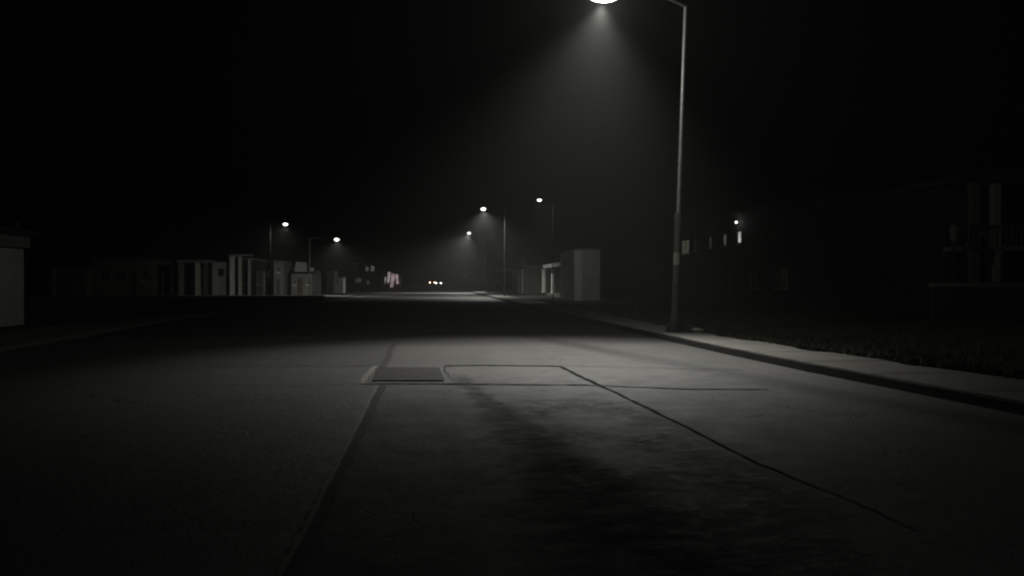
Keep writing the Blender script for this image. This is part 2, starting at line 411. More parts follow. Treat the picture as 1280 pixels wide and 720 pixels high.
# ---------------------------------------------------------------- street lamps
def light(parent, loc, power, target, size, blend=1.0, radius=.12):
    ld = bpy.data.lights.new('lamp_light', 'SPOT'); ld.energy = power; ld.color = LAMPCOL
    ld.spot_size = R(size); ld.spot_blend = blend; ld.shadow_soft_size = radius
    o = bpy.data.objects.new('lamp_light', ld); C.objects.link(o); o.parent = parent
    o.location = loc
    d = (Vector(target)-Vector(loc)).normalized()
    o.rotation_euler = d.to_track_quat('-Z', 'Y').to_euler()
    return o
def street_lamp(label, base, top, head, power, aim, size=150, lens='lens_far', r0=.085, r1=.05, detail=False, group='street lamps along the road', hs=1.0, lw=1.0, spill=0):
    """base: world foot; top: pole end relative to base; head: lamp centre relative to base; aim: relative ground point"""
    t = thing('street_lamp', label, 'street lamp', base, 0, group)
    top = Vector(top); head = Vector(head)
    d = (head-top); d.z = 0; L = d.length; d.normalize()
    if detail:
        s = .36
        MB().tube([top*0, top*s], [r0*1.18, r0*1.12], 20).build('lower_pole', M['pole_lo'], t, True)
        MB().tube([top*s, top*(s+.004), top], [r0*1.0, r0*.78, r1], 20).build('pole', M['pole'], t, True)
        MB().tube([top*s*.93, top*s*1.01], [r0*1.32, r0*1.32], 20).build('collar', M['pole_lo'], t, True)
        MB().tube([top*.205, top*.243], [r0*1.16, r0*1.155], 20).build('notice', M['band'], t, True)
        b = MB().tube([(0, 0, -.05), (0, 0, .05), (.0, 0, .30), (.01, 0, .46)], [.235, .22, .16, r0*1.2], 16).build('base', M['dark_steel'], t, True)
        for k in range(4):
            a = R(45+90*k); MB().tube([(.19*math.cos(a), .19*math.sin(a), .04), (.19*math.cos(a), .19*math.sin(a), .12)], .018, 6).build('bolt', M['pole_lo'], b)
        MB().box(-.05, .05, -r0*1.32, -r0*1.05, 1.0, 1.3).build('hatch', M['pole_lo'], t)
    else:
        MB().tube([(0, 0, -.1), top], [r0, r1], 12).build('pole', M['dark_steel'], t, True)
        MB().tube([(0, 0, -.1), (0, 0, .4)], [r0*1.5, r0*1.4], 12).build('base', M['dark_steel'], t, True)
    n = 8; pts = []
    for i in range(n+1):
        f = i/n; z = top.z-.04+(head.z+.1-top.z+.04)*f+math.sin(f*math.pi)*.10*L*.5
        pts.append(top*(1-0)+d*(L-.25)*f); pts[-1].z = z
    MB().tube(pts, [r1*.95-(r1*.25)*i/n for i in range(n+1)], 12).build('arm', M['pole' if detail else 'dark_steel'], t, True)
    e = pts[-1]
    # cobra-style head lofted along the arm direction
    side = Vector((-d.y, d.x, 0)); mb = MB(); prev = None
    for f, w, h in ((-.35, .05, .05), (-.2, .09, .07), (0, .16, .1), (.25, .17, .09), (.42, .12, .06), (.48, .04, .03)):
        cpt = head+d*f*hs+Vector((0, 0, .06))
        r = [mb.bm.verts.new(cpt+side*w*hs*math.cos(a)+Vector((0, 0, h*hs*max(math.sin(a), -.35)))) for a in [2*math.pi*k/14 for k in range(14)]]
        if prev:
            for k in range(14): mb.bm.faces.new((prev[k], prev[(k+1) % 14], r[(k+1) % 14], r[k]))
        else: mb.bm.faces.new(r[::-1])
        prev = r
    mb.bm.faces.new(prev)
    hd = mb.build('lamp_head', M['dark_steel'], t, True)
    ml = MB(); bmesh.ops.create_uvsphere(ml.bm, u_segments=18, v_segments=10, radius=1)
    for v in ml.bm.verts:
        v.co = d*v.co.x*.30*hs*lw+side*v.co.y*.22*hs*lw+Vector((0, 0, v.co.z*.15*hs))
    lo = ml.build('lens', M[lens], hd, True); lo.location = head+d*.08*hs+Vector((0, 0, -.02*hs))
    light(hd, head+Vector((0, 0, -.25*hs))+d*.08*hs, power, aim, size)
    if spill:                           # what the frosted bowl scatters to all sides
        sd = bpy.data.lights.new('bowl_light', 'POINT'); sd.energy = power*spill; sd.color = LAMPCOL; sd.shadow_soft_size = .1
        so = bpy.data.objects.new('bowl_light', sd); C.objects.link(so); so.parent = hd; so.location = head+Vector((0, 0, -.27*hs))+d*.08*hs
    return t
PW = 1.0
base = gp(843, 415, .15); tp = pY(857, 6, base.y)-base; hdp = pY(757, -11, base.y-1.6)-base
near_lamp = street_lamp('tall leaning street lamp nearest the camera, head at the top edge',
    base, tp, hdp, 4300*PW, Vector((2.6, 16.8, 0))-base, 81, 'lens', .085, .05, True, hs=1.5, lw=1.3, spill=.075)
def lamp_px(label, up, ul, vl, Y, power, size=150, lens='lens_far', tilt=(0, 0), r0=.08, toph=None, hs=1.0):
    zb = prof(Y)+.12; hw = pY(ul, vl, Y); pw = pY(up, vl, Y)
    b = Vector((pw.x, Y, zb)); h = hw-b; top = Vector((0, 0, h.z+.05 if toph is None else toph))
    return street_lamp(label, b, top, h, power, Vector((h.x+tilt[0], tilt[1], 0)), size, lens, r0, r0*.55, hs=hs)
lamp_px('lit street lamp on the right kerb, higher one over the far road', 631, 605, 261, 84, 4300*PW, 150, tilt=(.5, 0), hs=.95)
lamp_px('lit street lamp on the right kerb, lower and farther of the pair', 607, 587, 291, 122, 5600*PW, 125, tilt=(-4, -3), hs=1.25)
lamp_px('single lit street lamp on the far left pole, brighter of the two left lamps', 387, 420, 299, 90, 1300*PW, 150, tilt=(0, 3), hs=1.1, r0=.06)
lamp_px('small lit street lamp high over the left row of pale buildings', 338, 356, 280, 86, 800*PW, 150, tilt=(-3, 5), r0=.045, hs=.85)
lamp_px('small isolated street lamp high above the plain grey end block on the right', 691, 675, 250, 54, 240*PW, 130, lens='lens_dim', tilt=(3.5, 6), r0=.035, hs=.55)

# ---------------------------------------------------------------- buildings
def holed(mb, w, h, holes, y0, y1, x_off=0, z_off=0):
    xs = sorted({0, w, *[a for q in holes for a in (q[0], q[1])]}); zs = sorted({0, h, *[a for q in holes for a in (q[2], q[3])]})
    for za, zb in zip(zs, zs[1:]):
        run = None
        for xa, xb in zip(xs, xs[1:]):
            cx, cz = (xa+xb)/2, (za+zb)/2
            solid = not any(q[0] < cx < q[1] and q[2] < cz < q[3] for q in holes)
            if solid: run = [run[0], xb] if run else [xa, xb]
            if (not solid or xb == xs[-1]) and run:
                mb.box(run[0]+x_off, run[1]+x_off, y0, y1, za+z_off, zb+z_off); run = None
def add_window(root, q, pane='glass', name='window', yy=0, label=None, bars=1):
    x0, x1, z0, z1 = q; t = .06; m = MB()
    m.box(x0, x1, yy+.06, yy+.12, z0, z0+t); m.box(x0, x1, yy+.06, yy+.12, z1-t, z1)
    m.box(x0, x0+t, yy+.06, yy+.12, z0+t, z1-t); m.box(x1-t, x1, yy+.06, yy+.12, z0+t, z1-t)
    for i in range(bars):
        xm = x0+(x1-x0)*(i+1)/(bars+1); m.box(xm-.02, xm+.02, yy+.07, yy+.11, z0+t, z1-t)
    f = m.build(name, M['frame'], root)
    MB().box(x0+.01, x1-.01, yy+.13, yy+.14, z0+.01, z1-.01).build('pane', M[pane], f)
    MB().box(x0-.06, x1+.06, yy-.05, yy+.05, z0-.07, z0-.002).build('sill', M['trim'], f)
    if label: f['label'] = label
    return f
def add_door(root, q, mat='door', yy=0):
    x0, x1, z0, z1 = q
    d = MB().box(x0+.02, x1-.02, yy+.1, yy+.15, z0+.01, z1-.02).build('door', M[mat], root)
    MB().tube([(x1-.16, yy+.07, z0+1.0), (x1-.16, yy+.07, z0+1.16)], .015, 6).build('handle', M['rim'], d)
def building(name, label, cat, loc, rz, w, d, h, mat, wins=(), doors=(), roof='flat', rmat='roof', rh=.25, over=.25, group=None, pane='glass', pitch=1.2):
    t = thing(name, label, cat, loc, rz, group)
    mb = MB(); th = .2
    holed(mb, w, h, list(wins)+list(doors), 0, th)
    mb.box(0, th, th, d, 0, h); mb.box(w-th, w, th, d, 0, h); mb.box(th, w-th, d-th, d, 0, h)
    mb.build('wall', M[mat], t)
    for i, q in enumerate(wins): add_window(t, q, pane if isinstance(pane, str) else pane[i])
    for q in doors: add_door(t, q)
    if roof == 'flat':
        MB().box(-over, w+over, -over, d+over, h+.003, h+rh).build('roof', M[rmat], t)
    elif roof == 'gable':                          # ridge runs front to back
        MB().prism([(-over, h+.003), (w+over, h+.003), (w/2, h+pitch)], -over, d+over).build('roof', M[rmat], t)
    elif roof == 'side':                           # ridge runs along the front
        MB().prism([(-over, h+.003), (d+over, h+.003), (d/2, h+pitch)], -over, w+over, 'x').build('roof', M[rmat], t)
    elif roof == 'parapet':
        m = MB(); m.box(.02, w-.02, .02, d-.02, h+.003, h+.06)
        m.box(-.04, w+.04, -.04, .16, h+.062, h+rh+.062); m.box(-.04, w+.04, d-.16, d+.04, h+.062, h+rh+.062)
        m.box(-.04, .16, .162, d-.162, h+.062, h+rh+.06); m.box(w-.16, w+.04, .162, d-.162, h+.062, h+rh+.06)
        m.build('roof', M[rmat], t)
    return t
def pillar(root, x, y, w, h, mat='white', z=0, d=None, name='pillar'):
    d = d or w
    m = MB(); m.box(x, x+w, y, y+d, z+.12, z+h-.12); m.box(x-.04, x+w+.04, y-.04, y+d+.04, z, z+.118); m.box(x-.04, x+w+.04, y-.04, y+d+.04, z+h-.118, z+h)
    return m.build(name, M[mat], root)

# ---- left: pale corner building near the camera
Y = 29; xr = pY(30, 380, Y).x; g0 = .08
b = building('corner_house', 'pale cream wall of a low flat-roofed building cut by the left edge of the picture', 'house',
    (xr-9, Y-12, g0), 0, 9, 12, 2.62, 'cream', wins=[(1.2, 2.6, 1, 2.1), (4.0, 5.4, 1, 2.1)], roof='flat', rmat='grey', rh=.42, over=.14)
MB().box(-.3, 9.32, -.32, 12.3, 3.05, 3.22).build('roof_slab', M['darkwall'], b)
MB().tube([(8.95, 11.7, 3.2), (8.95, 11.7, 3.5)], .04, 8).build('vent_pipe', M['pole'], b)

# ---- left: long low dark boundary wall in front of the pale row
pts = [gp(37, 406, .06), gp(140, 398, .06), gp(250, 390, .06), gp(345, 381, .06), gp(405, 375, .06)]
hs_ = [CAMH-14.2*p.y/1000-.06 for p in pts]
mb = MB(); prev = None
for p, hh in zip(pts, hs_):
    r = [mb.bm.verts.new(q) for q in ((p.x, p.y, 0), (p.x, p.y, hh), (p.x, p.y+.3, hh), (p.x, p.y+.3, 0))]
    if prev:
        for i in range(3): mb.bm.faces.new((prev[i], prev[i+1], r[i+1], r[i]))
    else: mb.bm.faces.new(r)
    prev = r
mb.bm.faces.new(prev[::-1])
tag(mb.build('boundary_wall', M['stonewall']), 'long low black boundary wall in front of the row of pale buildings on the left', 'wall')

def bx(u, v, Y): p = pY(u, v, Y); return p.x, p.z
def facade(name, label, cat, u0, u1, vtop, Y, d, mat, wins=(), doors=(), pane='glass', **k):
    """front facing the camera between pixel columns; wins in pixels (u0,u1,v0,v1)"""
    x0, zt = bx(u0, vtop, Y); x1, _ = bx(u1, vtop, Y); zb = prof(Y)+.05
    cv = lambda q: (max(.1, bx(q[0], 350, Y)[0]-x0), bx(q[1], 350, Y)[0]-x0, max(.0, bx(0, q[3], Y)[1]-zb), bx(0, q[2], Y)[1]-zb)
    W = [cv(q) for q in wins]; D = [(*cv(q)[:2], 0, cv(q)[3]) for q in doors]
    return building(name, label, cat, (x0, Y, zb), 0, x1-x0, d, zt-zb, mat, W, D, pane=pane, **k), x0, zb

rowg = None
b, x0, zb = facade('low_house', 'barely visible low house farthest left in the pale row', 'house', 66, 108, 334, 98, 7, 'dull',
    wins=[(76, 84, 343, 354), (94, 101, 343, 354)], roof='side', pitch=.9, over=.3)
pillar(b, .1, -1.0, .45, 3.2, 'grey')
b, x0, zb = facade('flat_roofed_house', 'wide dim flat-roofed house left of the pillared pale buildings', 'house', 115, 190, 324, 100, 8, 'dull',
    wins=[(124, 136, 338, 352), (144, 156, 338, 352), (176, 184, 338, 350)], doors=[(163, 170, 342, 368)], roof='flat', rh=.3)
# pillared building
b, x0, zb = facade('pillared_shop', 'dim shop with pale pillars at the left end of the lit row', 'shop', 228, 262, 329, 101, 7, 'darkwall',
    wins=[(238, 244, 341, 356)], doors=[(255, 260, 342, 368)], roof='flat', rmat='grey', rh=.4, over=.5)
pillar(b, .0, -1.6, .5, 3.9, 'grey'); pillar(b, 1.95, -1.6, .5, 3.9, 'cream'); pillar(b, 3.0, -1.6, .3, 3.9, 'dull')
MB().box(-.2, 3.6, -1.7, -.52, 3.92, 4.15).build('canopy', M['grey'], b)
b, x0, zb = facade('pale_shop', 'pale grey shop with one square dark window in the left row', 'shop', 265, 290, 330, 101, 7, 'pale',
    wins=[(272, 280, 335, 346)], doors=[(283, 287, 344, 368)], roof='parapet', rmat='pale', rh=.15)
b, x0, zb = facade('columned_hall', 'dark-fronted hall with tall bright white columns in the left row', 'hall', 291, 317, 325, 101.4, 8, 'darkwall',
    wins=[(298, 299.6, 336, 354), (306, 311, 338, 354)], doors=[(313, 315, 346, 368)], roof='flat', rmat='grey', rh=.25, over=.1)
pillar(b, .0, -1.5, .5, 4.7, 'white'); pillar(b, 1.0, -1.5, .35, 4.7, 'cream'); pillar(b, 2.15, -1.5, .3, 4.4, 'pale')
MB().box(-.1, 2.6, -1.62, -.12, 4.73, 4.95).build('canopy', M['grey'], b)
b, x0, zb = facade('lean_to', 'small low pale outbuilding at the right end of the columned hall', 'outbuilding', 319.5, 331, 338, 100.6, 4, 'dull',
    wins=[(321, 324, 345, 356)], roof='flat', rh=.12, over=.06)
MB().box(.95, 1.12, -.02, -.005, .05, 2.9).build('trim', M['cream'], b)
# gatehouse + gabled house
b, x0, zb = facade('narrow_tower_house', 'narrow dull brown block left of the small gabled house', 'house', 342, 354, 327, 97, 6, 'dull',
    wins=[(345, 350, 333, 340)], doors=[(346, 349, 349, 368)], roof='flat', rh=.15, over=.08)
b, x0, zb = facade('gabled_house', 'small grey gabled house with a dark doorway beneath the left street lamps', 'house', 364, 390, 342, 99, 8, 'dull',
    wins=[(366, 370, 348, 356), (383, 387, 348, 356)], doors=[(372, 378, 347, 368)], roof='side', rh=.3, pitch=.5, over=.15)
m = MB(); m.prism([(.25, 1.35), (1.75, 1.35), (1.62, 2.45), (.55, 2.55)], .0, 1.5); o = m.build('dormer', M['grey'], b); o.location = (0, 0.3, 1.5)
MB().box(2.1, 2.6, .4, .9, 2.9, 3.35, .02).build('chimney', M['grey'], b)
# further left group
b, x0, zb = facade('tall_store', 'dim tall narrow store left of the pale box-like kiosk', 'shop', 408.5, 418, 339, 121, 5, 'grey',
    wins=[(411, 415, 343, 348)], doors=[(411, 414, 352, 368)], roof='flat', rh=.1, over=.05)
b, x0, zb = facade('box_kiosk', 'pale box-like kiosk below and right of the bright left lamp', 'kiosk', 417.5, 429, 347, 117, 3, 'white',
    wins=[(420, 423, 350, 354)], roof='flat', rh=.08, over=.05, rmat='pale')
b, x0, zb = facade('dark_block', 'dark two-storey block with two pale upper windows left of the pink banners', 'building', 434, 477, 323, 140, 12, 'darkwall',
    wins=[(457, 461, 332, 338.5), (463, 468, 331, 338.5), (440, 446, 332, 338.5), (444, 452, 347, 353), (458, 462, 350, 356)], doors=[(467, 471, 349, 362)],
    pane=['win_pale', 'win_pale', 'glass', 'win_dim', 'win_dim'], roof='flat', rh=.25, over=.3) if False else (None, 0, 0)
M['win_pale'] = lit_window('pale_lit_window', (1, .97, .9), .10)
M['win_dim'] = lit_window('dim_lit_window', (1, .97, .88), .035)
M['win_olive'] = lit_window('olive_lit_window', (.9, .95, .66), .055)
M['win_a'] = lit_window('lit_window_faint', (1, 1, .97), .018)
M['win_b'] = lit_window('lit_window_low', (1, 1, .92), .07)
M['win_c'] = lit_window('lit_window_mid', (1, 1, .97), .11)
M['win_d'] = lit_window('lit_window_bright', (1, 1, .99), .8)
b, x0, zb = facade('dark_block', 'dark two-storey block with two pale upper windows left of the pink banners', 'building', 434, 477, 323, 140, 12, 'darkwall',
    wins=[(457, 461, 332, 338.5), (463, 468, 331, 338.5), (440, 446, 332, 338.5), (444, 452, 347, 353), (458, 462, 350, 356)], doors=[(467, 471, 349, 362)],
    pane=['win_pale', 'win_pale', 'glass', 'win_dim', 'win_dim'], roof='flat', rh=.25, over=.3)
MB().box(.6, 2.2, -.55, -.34, 4.55, 4.72).build('roof_trim', M['trim'], b); MB().box(2.7, 3.6, -.55, -.34, 4.3, 4.42).build('roof_trim', M['trim'], b)

# bannered stall: posts, counter, canopy and hanging pink-white cloths
Yb = 150; xs0, _ = bx(479, 350, Yb); zb = prof(Yb)+.05
b = thing('banner_stall', 'pink and white banners draped over a small stall where the street ends', 'stall', (xs0, Yb, zb))
for px_, py_ in ((0, 0), (3.3, 0), (0, 2), (3.3, 2)): MB().tube([(px_, py_, 0), (px_, py_, 2.5)], .05, 8).build('post', M['pole_lo'], b)
MB().prism([(-.2, 2.5), (3.5, 2.5), (1.65, 3.1)], -.2, 2.2).build('canopy', M['pink'], b)
MB().box(.2, 3.1, .1, .8, 0, .95).build('counter', M['dull'], b)
MB().box(.1, 3.2, 2.0, 2.06, .2, 2.4).build('back_panel', M['whitecloth'], b)
def cloth(x, z0, z1, w, lean, mat):
    mb = MB(); prev = None; n = 10; k = 8
    for i in range(n+1):
        f = i/n; r = []
        for j in range(k+1):
            g = j/k; r.append(mb.bm.verts.new((x+lean*f+(g-.5)*w*(1-.35*f), -.26+.07*math.sin(g*9+f*2)+.04*math.sin(f*7), z1+(z0-z1)*f)))
        if prev:
            for j in range(k): mb.bm.faces.new((prev[j], prev[j+1], r[j+1], r[j]))
        prev = r
    o = mb.build('banner', M[mat], b, True); sm = o.modifiers.new('thick', 'SOLIDIFY'); sm.thickness = .02
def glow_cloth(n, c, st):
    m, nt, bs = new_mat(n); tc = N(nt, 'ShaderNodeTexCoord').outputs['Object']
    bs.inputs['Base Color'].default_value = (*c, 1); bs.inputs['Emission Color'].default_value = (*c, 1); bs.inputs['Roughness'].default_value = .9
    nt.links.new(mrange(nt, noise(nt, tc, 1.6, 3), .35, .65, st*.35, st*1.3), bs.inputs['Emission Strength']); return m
M['pinkglow'] = glow_cloth('glowing_pink_cloth', (.68, .52, .52), .5); M['whiteglow'] = glow_cloth('glowing_white_cloth', (.72, .66, .66), .5)  # cloths emit on their own: glow added, no lamp behind them
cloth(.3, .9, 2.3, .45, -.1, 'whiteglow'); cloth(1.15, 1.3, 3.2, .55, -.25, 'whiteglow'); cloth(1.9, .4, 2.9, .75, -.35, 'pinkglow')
cloth(2.5, 1.0, 2.8, .5, .15, 'pinkglow'); cloth(3.2, 1.2, 2.7, .55, .1, 'pink')

# dirt mound where the street tops out
mb = MB(); p = pY(511, 357, 165); n = 14
bmesh.ops.create_uvsphere(mb.bm, u_segments=20, v_segments=12, radius=1)
for v in mb.bm.verts:
    v.co = Vector((v.co.x*2.6*random.uniform(.93, 1.07), v.co.y*1.6, max(v.co.z, -.2)*.85*random.uniform(.93, 1.07)))
o = mb.build('dirt_mound', M['walk'], None, True); o.location = (p.x, 165, prof(165)); tag(o, 'low grey heap of dirt beside the far end of the road', 'mound')

# ---- right: veranda shop, parallel to the street (front looks towards -X)
XF = 11.6
def yx(u, X=XF): return pX(u, 350, X).y
rot = -math.pi/2
yA, yB = yx(749), yx(719)
# end block standing out towards the street
e0 = pY(718, 312, 62); e1 = pY(750, 312, 62)
b = building('end_block', 'plain grey block wall end, tallest and nearest part of the shop group on the right', 'building',
    (e0.x, 62, .12), 0, e1.x-e0.x, 7, e0.z-.12, 'pale', wins=[], doors=[], roof='flat', rmat='grey', rh=.08, over=.05)
MB().box(.0, .62, -.06, -.004, .0, e0.z-.2).build('pilaster', M['white'], b)
# veranda shop
xv0 = pY(672, 340, 84).x; xv1 = pY(719.5, 340, 72).x
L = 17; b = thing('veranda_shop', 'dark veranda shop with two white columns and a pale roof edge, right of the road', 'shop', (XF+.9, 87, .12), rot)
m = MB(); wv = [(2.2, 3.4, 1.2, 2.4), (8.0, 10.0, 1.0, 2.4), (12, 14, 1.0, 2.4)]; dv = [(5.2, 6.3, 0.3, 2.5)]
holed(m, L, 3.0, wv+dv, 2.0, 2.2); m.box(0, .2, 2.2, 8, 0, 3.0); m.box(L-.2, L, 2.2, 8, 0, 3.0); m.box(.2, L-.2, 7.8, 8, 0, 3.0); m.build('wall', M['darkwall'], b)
for q in wv: add_window(b, q, yy=2.0)
add_door(b, dv[0], yy=2.0)
MB().box(0, L, 0, 1.99, 0, .3).build('porch', M['dull'], b)
MB().prism([(-.3, 3.06), (8.3, 3.06), (8.3, 3.2), (4.2, 4.3), (-.3, 3.35)], -.2, L+.2, 'x').build('roof', M['darkwall'], b)
MB().box(-.25, L+.25, -.36, -.303, 3.0, 3.38).build('roof_edge', M['grey'], b)
def colu(u, w, mat):
    y = yx(u, XF+.9); x = 87-y; m = MB()
    m.tube([(x, .5, .3), (x, .5, .42)], w*.62, 20); m.tube([(x, .5, .42), (x, .5, 2.85)], [w*.5, w*.44], 20); m.tube([(x, .5, 2.85), (x, .5, 2.98)], w*.6, 20)
    return m.build('column', M[mat], b, True)
colu(675, .6, 'white'); colu(686, .5, 'white')
for xx in (8.6, 13.0): pillar(b, xx, .15, .16, 2.7, 'darkwall', .3)
# pale house beyond with thin canopy
b = building('shuttered_house', 'dim pale house with a thin canopy beyond the veranda shop on the right', 'house', (11.2, 112, .12), rot, 16, 7, 3.4, 'dull',
    wins=[(1.5, 3, 1, 2.3), (11, 12.6, 1.0, 2.3)], doors=[(6, 7.1, 0, 2.2)], roof='flat', rmat='grey', rh=.2, over=.2)
MB().box(8.2, 10.6, -.25, -.004, .1, 3.1).build('shutter', M['cream'], b)
MB().box(13.2, 14.6, -.25, -.004, .1, 3.1).build('shutter', M['pale'], b)
MB().box(-1, 9, -2.2, -.203, 3.05, 3.2).build('canopy', M['metalroof'], b)
for xx in (-.8, 4, 8.6): MB().tube([(xx, -2.05, 0), (xx, -2.05, 3.04)], .06, 8).build('canopy_post', M['pole'], b)
p = pY(647, 324, 103)
m = MB(); m.tube([(0, 0, 0), (0, 0, .08), (0, 0, .75), (0, 0, .98), (0, 0, 1.08)], [.5, .55, .55, .4, .15], 20); m.tube([(0, 0, .98), (0, 0, 1.14)], .14, 12)
o = m.build('water_tank', M['tank'], None, True); o.location = (p.x+.75, 103, 3.73); tag(o, 'small grey water tank on the flat roof of the dim pale house on the right', 'water tank')

# ---- right: long dark hall with a row of high lit windows
XH = 20; hy = [pX(u, 300, XH).y for u in (856, 868.5, 887.5, 905.5, 923.5)]
yfar = hy[0]+3; L = yfar-40
zt = pX(923, 290, XH).z; zbt = pX(923, 304.5, XH).z
wl = []
for i, y in enumerate(hy):
    hw = 1.05 if i == 0 else (.27, .33, .36, .36)[i-1]
    if i == 0: wl.append((yfar-y-hw, yfar-y+hw, 3.7, 4.85))
    else: wl.append((yfar-y-hw, yfar-y+hw, 3.85+.04*i, 4.72+.03*i))
b = building('long_hall', 'long black hall on the right with a row of small high lit windows', 'hall', (XH, yfar, .1), rot, L, 9, 5.9, 'darkwall',
    wins=wl+[(L-9, L-7.4, 1.1, 2.3), (L-5, L-3.4, 1.1, 2.3)], doors=[(L-13, L-11.8, 0, 2.2)], pane=['win_olive', 'win_a', 'win_b', 'win_c', 'win_d', 'glass', 'glass'], roof='flat', rh=.3, over=.3)
for o in b.children:
    if o.name.startswith('window') and o.location: pass
# bulkhead lamp over the brightest window
zl = pX(923, 278, XH).z; yl = hy[4]
t = thing('wall_lamp', 'small bright wall lamp above the last high window of the long dark hall', 'wall lamp', (XH-.004, yl, zl))
MB().box(-.05, 0, -.12, .12, -.1, .14, .01).build('bracket', M['dark_steel'], t)
m = MB(); bmesh.ops.create_uvsphere(m.bm, u_segments=14, v_segments=8, radius=.08); bmesh.ops.translate(m.bm, verts=m.bm.verts, vec=(-.17, 0, 0))
M['bulb'] = emit('wall_lamp_bulb', (1, 1, .97), 3.0, (.7, .7, .7)); m.build('globe', M['bulb'], t, True)
ld = bpy.data.lights.new('wall_light', 'POINT'); ld.energy = 3; ld.shadow_soft_size = .12; lo = bpy.data.objects.new('wall_light', ld); C.objects.link(lo); lo.parent = t; lo.location = (-.42, 0, -.05)

# ---- far right: two-storey house with balcony
Yr = 31; x0, zt = bx(1213, 222, Yr)
t = thing('balcony_house', 'barely visible two-storey house with columns and balcony at the right edge', 'house', (x0, Yr, .1))
W = 9.0; m = MB()
wr = [(1.6, 2.8, 1.0, 2.4), (4.6, 5.8, 1.0, 2.4), (1.6, 2.8, 3.6, 4.9), (4.6, 5.8, 3.6, 4.9), (6.9, 8.1, 3.6, 4.9)]; dd = [(3.2, 4.2, .0, 2.2)]
holed(m, W, 5.6, wr+dd, 1.6, 1.8); m.box(0, .2, 1.8, 8, 0, 5.6); m.box(W-.2, W, 1.8, 8, 0, 5.6); m.box(.2, W-.2, 7.8, 8, 0, 5.6); m.build('wall', M['darkwall'], t)
for q in wr: add_window(t, q, yy=1.6)
add_door(t, dd[0], yy=1.6)
MB().box(-.1, W+.1, -.1, 1.59, 2.75, 2.95).build('balcony', M['grey'], t)
m = MB(); m.box(-.1, W+.1, -.1, -.02, 3.72, 3.8)
for i in range(40): m.box(-.06+i*.228, -.02+i*.228, -.08, -.04, 2.953, 3.718)
m.build('railing', M['dull'], t)
for xx in (.1, 1.05, 4.4, 8.4): pillar(t, xx, .0, .3, 2.74, 'pale'); pillar(t, xx, .0, .3, 2.6, 'pale', 2.953)
MB().box(-.3, W+.3, -.3, 8.3, 5.605, 5.9).build('roof', M['darkwall'], t)
# its garden wall and gate pier
p0 = pY(1168, 356, 27.5); 
t = thing('garden_wall', 'low dim garden wall with a paler coping in front of the balcony house', 'wall', (p0.x, 27.5, .1))
MB().box(0, 12, 0, .22, 0, 1.25).build('wall', M['darkwall'], t); MB().box(-.06, 12.05, -.06, .28, 1.253, 1.42).build('coping', M['grey'], t)
p1 = pY(1192, 274, 29.5)
t = thing('gate_lantern_post', 'thin dark post with a small unlit lantern behind the garden wall', 'lantern post', (p1.x, 29.5, .1))
MB().tube([(0, 0, 0), (0, 0, 3.0)], .05, 10).build('post', M['dark_steel'], t)
m = MB(); m.tube([(0, 0, 3.0), (0, 0, 3.1), (0, 0, 3.55), (0, 0, 3.7)], [.07, .13, .17, .04], 6); m.build('lantern', M['frame'], t)

# ---------------------------------------------------------------- small street things
def road_sign(label, u, vb, vt, Y, plate, cat='traffic sign'):
    zb = prof(Y)+.1; p = pY(u, vt, Y); H = p.z-zb
    t = thing('traffic_sign', label, cat, (p.x, Y, zb))
    MB().tube([(0, 0, 0), (0, 0, H)], .06, 10).build('post', M['pole'], t, True)
    zc = pY(u, 344, Y).z-zb
    m = MB(); m.prism([(r_*math.cos(a)*.42, zc+r_*math.sin(a)*.5) for r_, a in [(1, R(90*k)) for k in range(4)]], -.08, -.061); m.build('sign_plate', M['sign'], t)
    m = MB(); m.box(-.42, .5, -.08, -.061, H-.42, H-.05); m.build('name_plate', M['patch'], t)
    return t
road_sign('grey sign post with a small diamond plate on the far right kerb', 580, 362, 334, 138, 1)
p = pY(598, 350, 128)
t = thing('marker_post', 'short thin post on the right sidewalk right of the diamond sign', 'post', (p.x, 128, prof(128)+.14))
MB().tube([(0, 0, 0), (0, 0, p.z-.2)], .06, 8).build('post', M['sign'], t); MB().tube([(0, 0, p.z-.2), (0, 0, p.z-.14)], [.07, .03], 8).build('cap', M['dark_steel'], t)
p = gp(796, 392, .12)
t = thing('bollard', 'tiny pale stub post in the dark verge left of the near lamp pole', 'bollard', p)
MB().tube([(0, 0, -.05), (0.01, 0, .3)], [.045, .04], 10).build('post', M['dull'], t, True); MB().tube([(.01, 0, .3), (.01, 0, .34)], [.05, .035], 10).build('cap', M['pole_lo'], t, True)
p = gp(636, 372, .12)
# flattened bag beside the lamp base
p = gp(870, 415, .15)
mb = MB(); mb.blob((0, 0, .05), 1, (.2, .13, .055), .22, 3); mb.blob((-.1, .02, .05), 1, (.1, .1, .05), .25, 2)
o = mb.build('litter_bag', M['bag'], None, True); o.location = p; tag(o, 'crumpled pale bag lying on the sidewalk just right of the near lamp base', 'litter bag')
# weed clump at the lamp foot
g = grass('weed_clump', 130, lambda y: base.x+random.gauss(.12, .14), lambda: base.y-.05+random.gauss(0, .10), .1, .26, .14, .04)
tag(g, 'small clump of dark weeds growing round the foot of the near lamp', 'weeds')

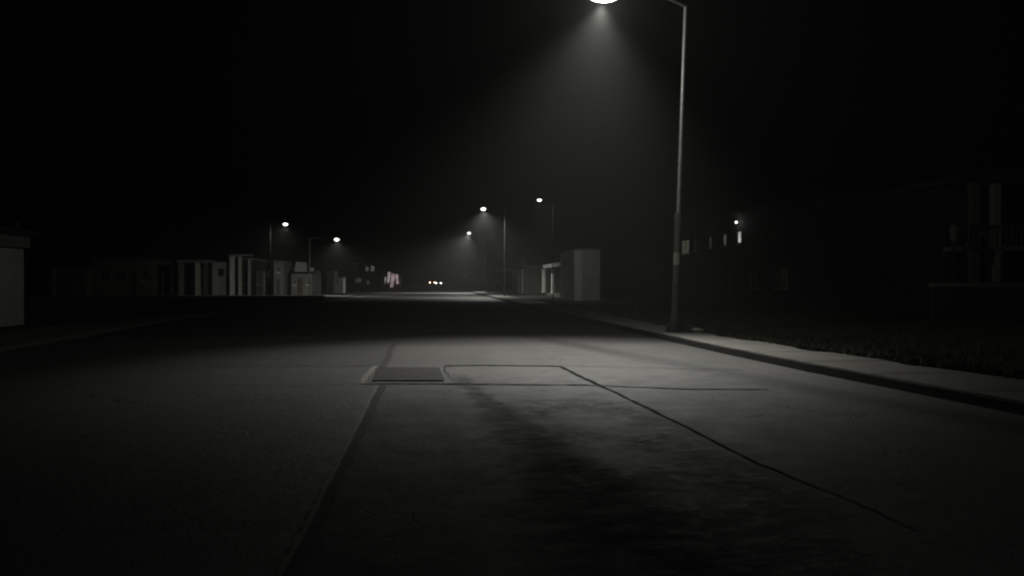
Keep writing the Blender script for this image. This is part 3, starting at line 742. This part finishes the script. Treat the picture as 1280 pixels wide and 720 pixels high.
# ---------------------------------------------------------------- cars at the far end, facing the camera
def make_car(label, paint, lights):
    t = thing('car', label, 'car', group='cars at the far end of the street')
    # body: cross-sections along y (front at -2.1)
    mb = MB(); prev = None
    sec = [(-2.15, .70, .30, .62), (-2.05, .82, .24, .74), (-1.2, .86, .22, .92), (-.9, .87, .22, .98), (0, .88, .22, 1.0), (1.2, .87, .22, 1.02), (1.9, .85, .24, .98), (2.15, .78, .34, .8)]
    for y, hw, z0, z1 in sec:
        pr = [(-hw*.94, z0), (-hw, z0+.15), (-hw, z1-.18), (-hw*.9, z1), (hw*.9, z1), (hw, z1-.18), (hw, z0+.15), (hw*.94, z0)]
        r = [mb.bm.verts.new((x, y, z)) for x, z in pr]
        if prev:
            for i in range(8): mb.bm.faces.new((prev[i], prev[(i+1) % 8], r[(i+1) % 8], r[i]))
        else: mb.bm.faces.new(r)
        prev = r
    mb.bm.faces.new(prev[::-1]); mb.build('body', paint, t, True)
    mb = MB(); a = [(-.95, .79, 1.0), (1.75, .77, 1.0)]; top = [(-.3, .62, 1.44), (1.2, .60, 1.44)]
    v = [mb.bm.verts.new(q) for q in ((-a[0][1], a[0][0], .99), (a[0][1], a[0][0], .99), (a[1][1], a[1][0], .99), (-a[1][1], a[1][0], .99),
        (-top[0][1], top[0][0], 1.44), (top[0][1], top[0][0], 1.44), (top[1][1], top[1][0], 1.44), (-top[1][1], top[1][0], 1.44))]
    for f in ((0, 1, 5, 4), (1, 2, 6, 5), (2, 3, 7, 6), (3, 0, 4, 7), (4, 5, 6, 7)): mb.bm.faces.new([v[i] for i in f])
    mb.build('windows', M['glass'], t)
    MB().box(-.62, .62, -.3, 1.2, 1.43, 1.47, .02).build('roof', paint, t)
    for sx in (-1, 1):
        for yy in (-1.35, 1.35):
            m = MB(); m.tube([(sx*.68, yy, .32), (sx*.89, yy, .32)], .32, 20); w = m.build('wheel', M['rubber'], t, True)
            MB().tube([(sx*.88, yy, .32), (sx*.9, yy, .32)], .2, 16).build('rim', M['rim'], w)
        m = MB(); bmesh.ops.create_uvsphere(m.bm, u_segments=14, v_segments=8, radius=1)
        for q in m.bm.verts: q.co = Vector((q.co.x*.2+sx*.58, q.co.y*.06-2.1, q.co.z*.16+.62))
        m.build('headlight', lights, t, True)
    MB().box(-.42, .42, -2.18, -2.12, .42, .58).build('grille', M['dark_steel'], t)
    MB().box(-.8, .8, -2.22, -2.1, .26, .40, .02).build('bumper', M['dark_steel'], t)
    return t
for lab, u, Yc, paint, lm in (('dark car with warm orange headlights at the far end of the street', 540, 215, M['car_red'], M['head_warm']),
                              ('pale car with white headlights at the far end of the street', 552.5, 190, M['car_white'], M['head_white'])):
    c = make_car(lab, paint, lm); p = pY(u, 355, Yc); c.location = (p.x, Yc, prof(Yc)+.01); c.rotation_euler = (0, 0, R(2 if u < 545 else -24))

# ---------------------------------------------------------------- night air
mb = MB(); mb.box(-290, 290, -45, 570, -1.1, 11.5)
m = bpy.data.materials.new('night_haze'); m.use_nodes = True; nt = m.node_tree; nt.nodes.clear()
out = N(nt, 'ShaderNodeOutputMaterial'); pv = N(nt, 'ShaderNodeVolumePrincipled')
pv.inputs['Density'].default_value = .0017; pv.inputs['Color'].default_value = (.93, .94, .92, 1); pv.inputs['Anisotropy'].default_value = .15
nt.links.new(pv.outputs[0], out.inputs['Volume'])
tag(mb.build('haze', m), kind='stuff')

# ---------------------------------------------------------------- sky and render settings
w = bpy.data.worlds.new('World'); S.world = w; w.use_nodes = True; nt = w.node_tree
sky = nt.nodes.new('ShaderNodeTexSky'); sky.sky_type = 'NISHITA'; sky.sun_disc = False; sky.sun_elevation = R(-6); sky.sun_rotation = R(200)
hsv = nt.nodes.new('ShaderNodeHueSaturation'); hsv.inputs['Saturation'].default_value = .15
nt.links.new(sky.outputs[0], hsv.inputs['Color'])
bg = nt.nodes['Background']; nt.links.new(hsv.outputs[0], bg.inputs['Color']); bg.inputs['Strength'].default_value = .006
S.view_settings.view_transform = 'Standard'; S.view_settings.look = 'None'; S.view_settings.gamma = 1; S.view_settings.exposure = 0
S.view_settings.use_curve_mapping = False
cy = S.cycles
cy.use_denoising = True; cy.max_bounces = 5; cy.diffuse_bounces = 2; cy.glossy_bounces = 2; cy.volume_bounces = 0; cy.transmission_bounces = 2
cy.filter_width = 2.2; cy.sample_clamp_indirect = 2; cy.use_adaptive_sampling = False
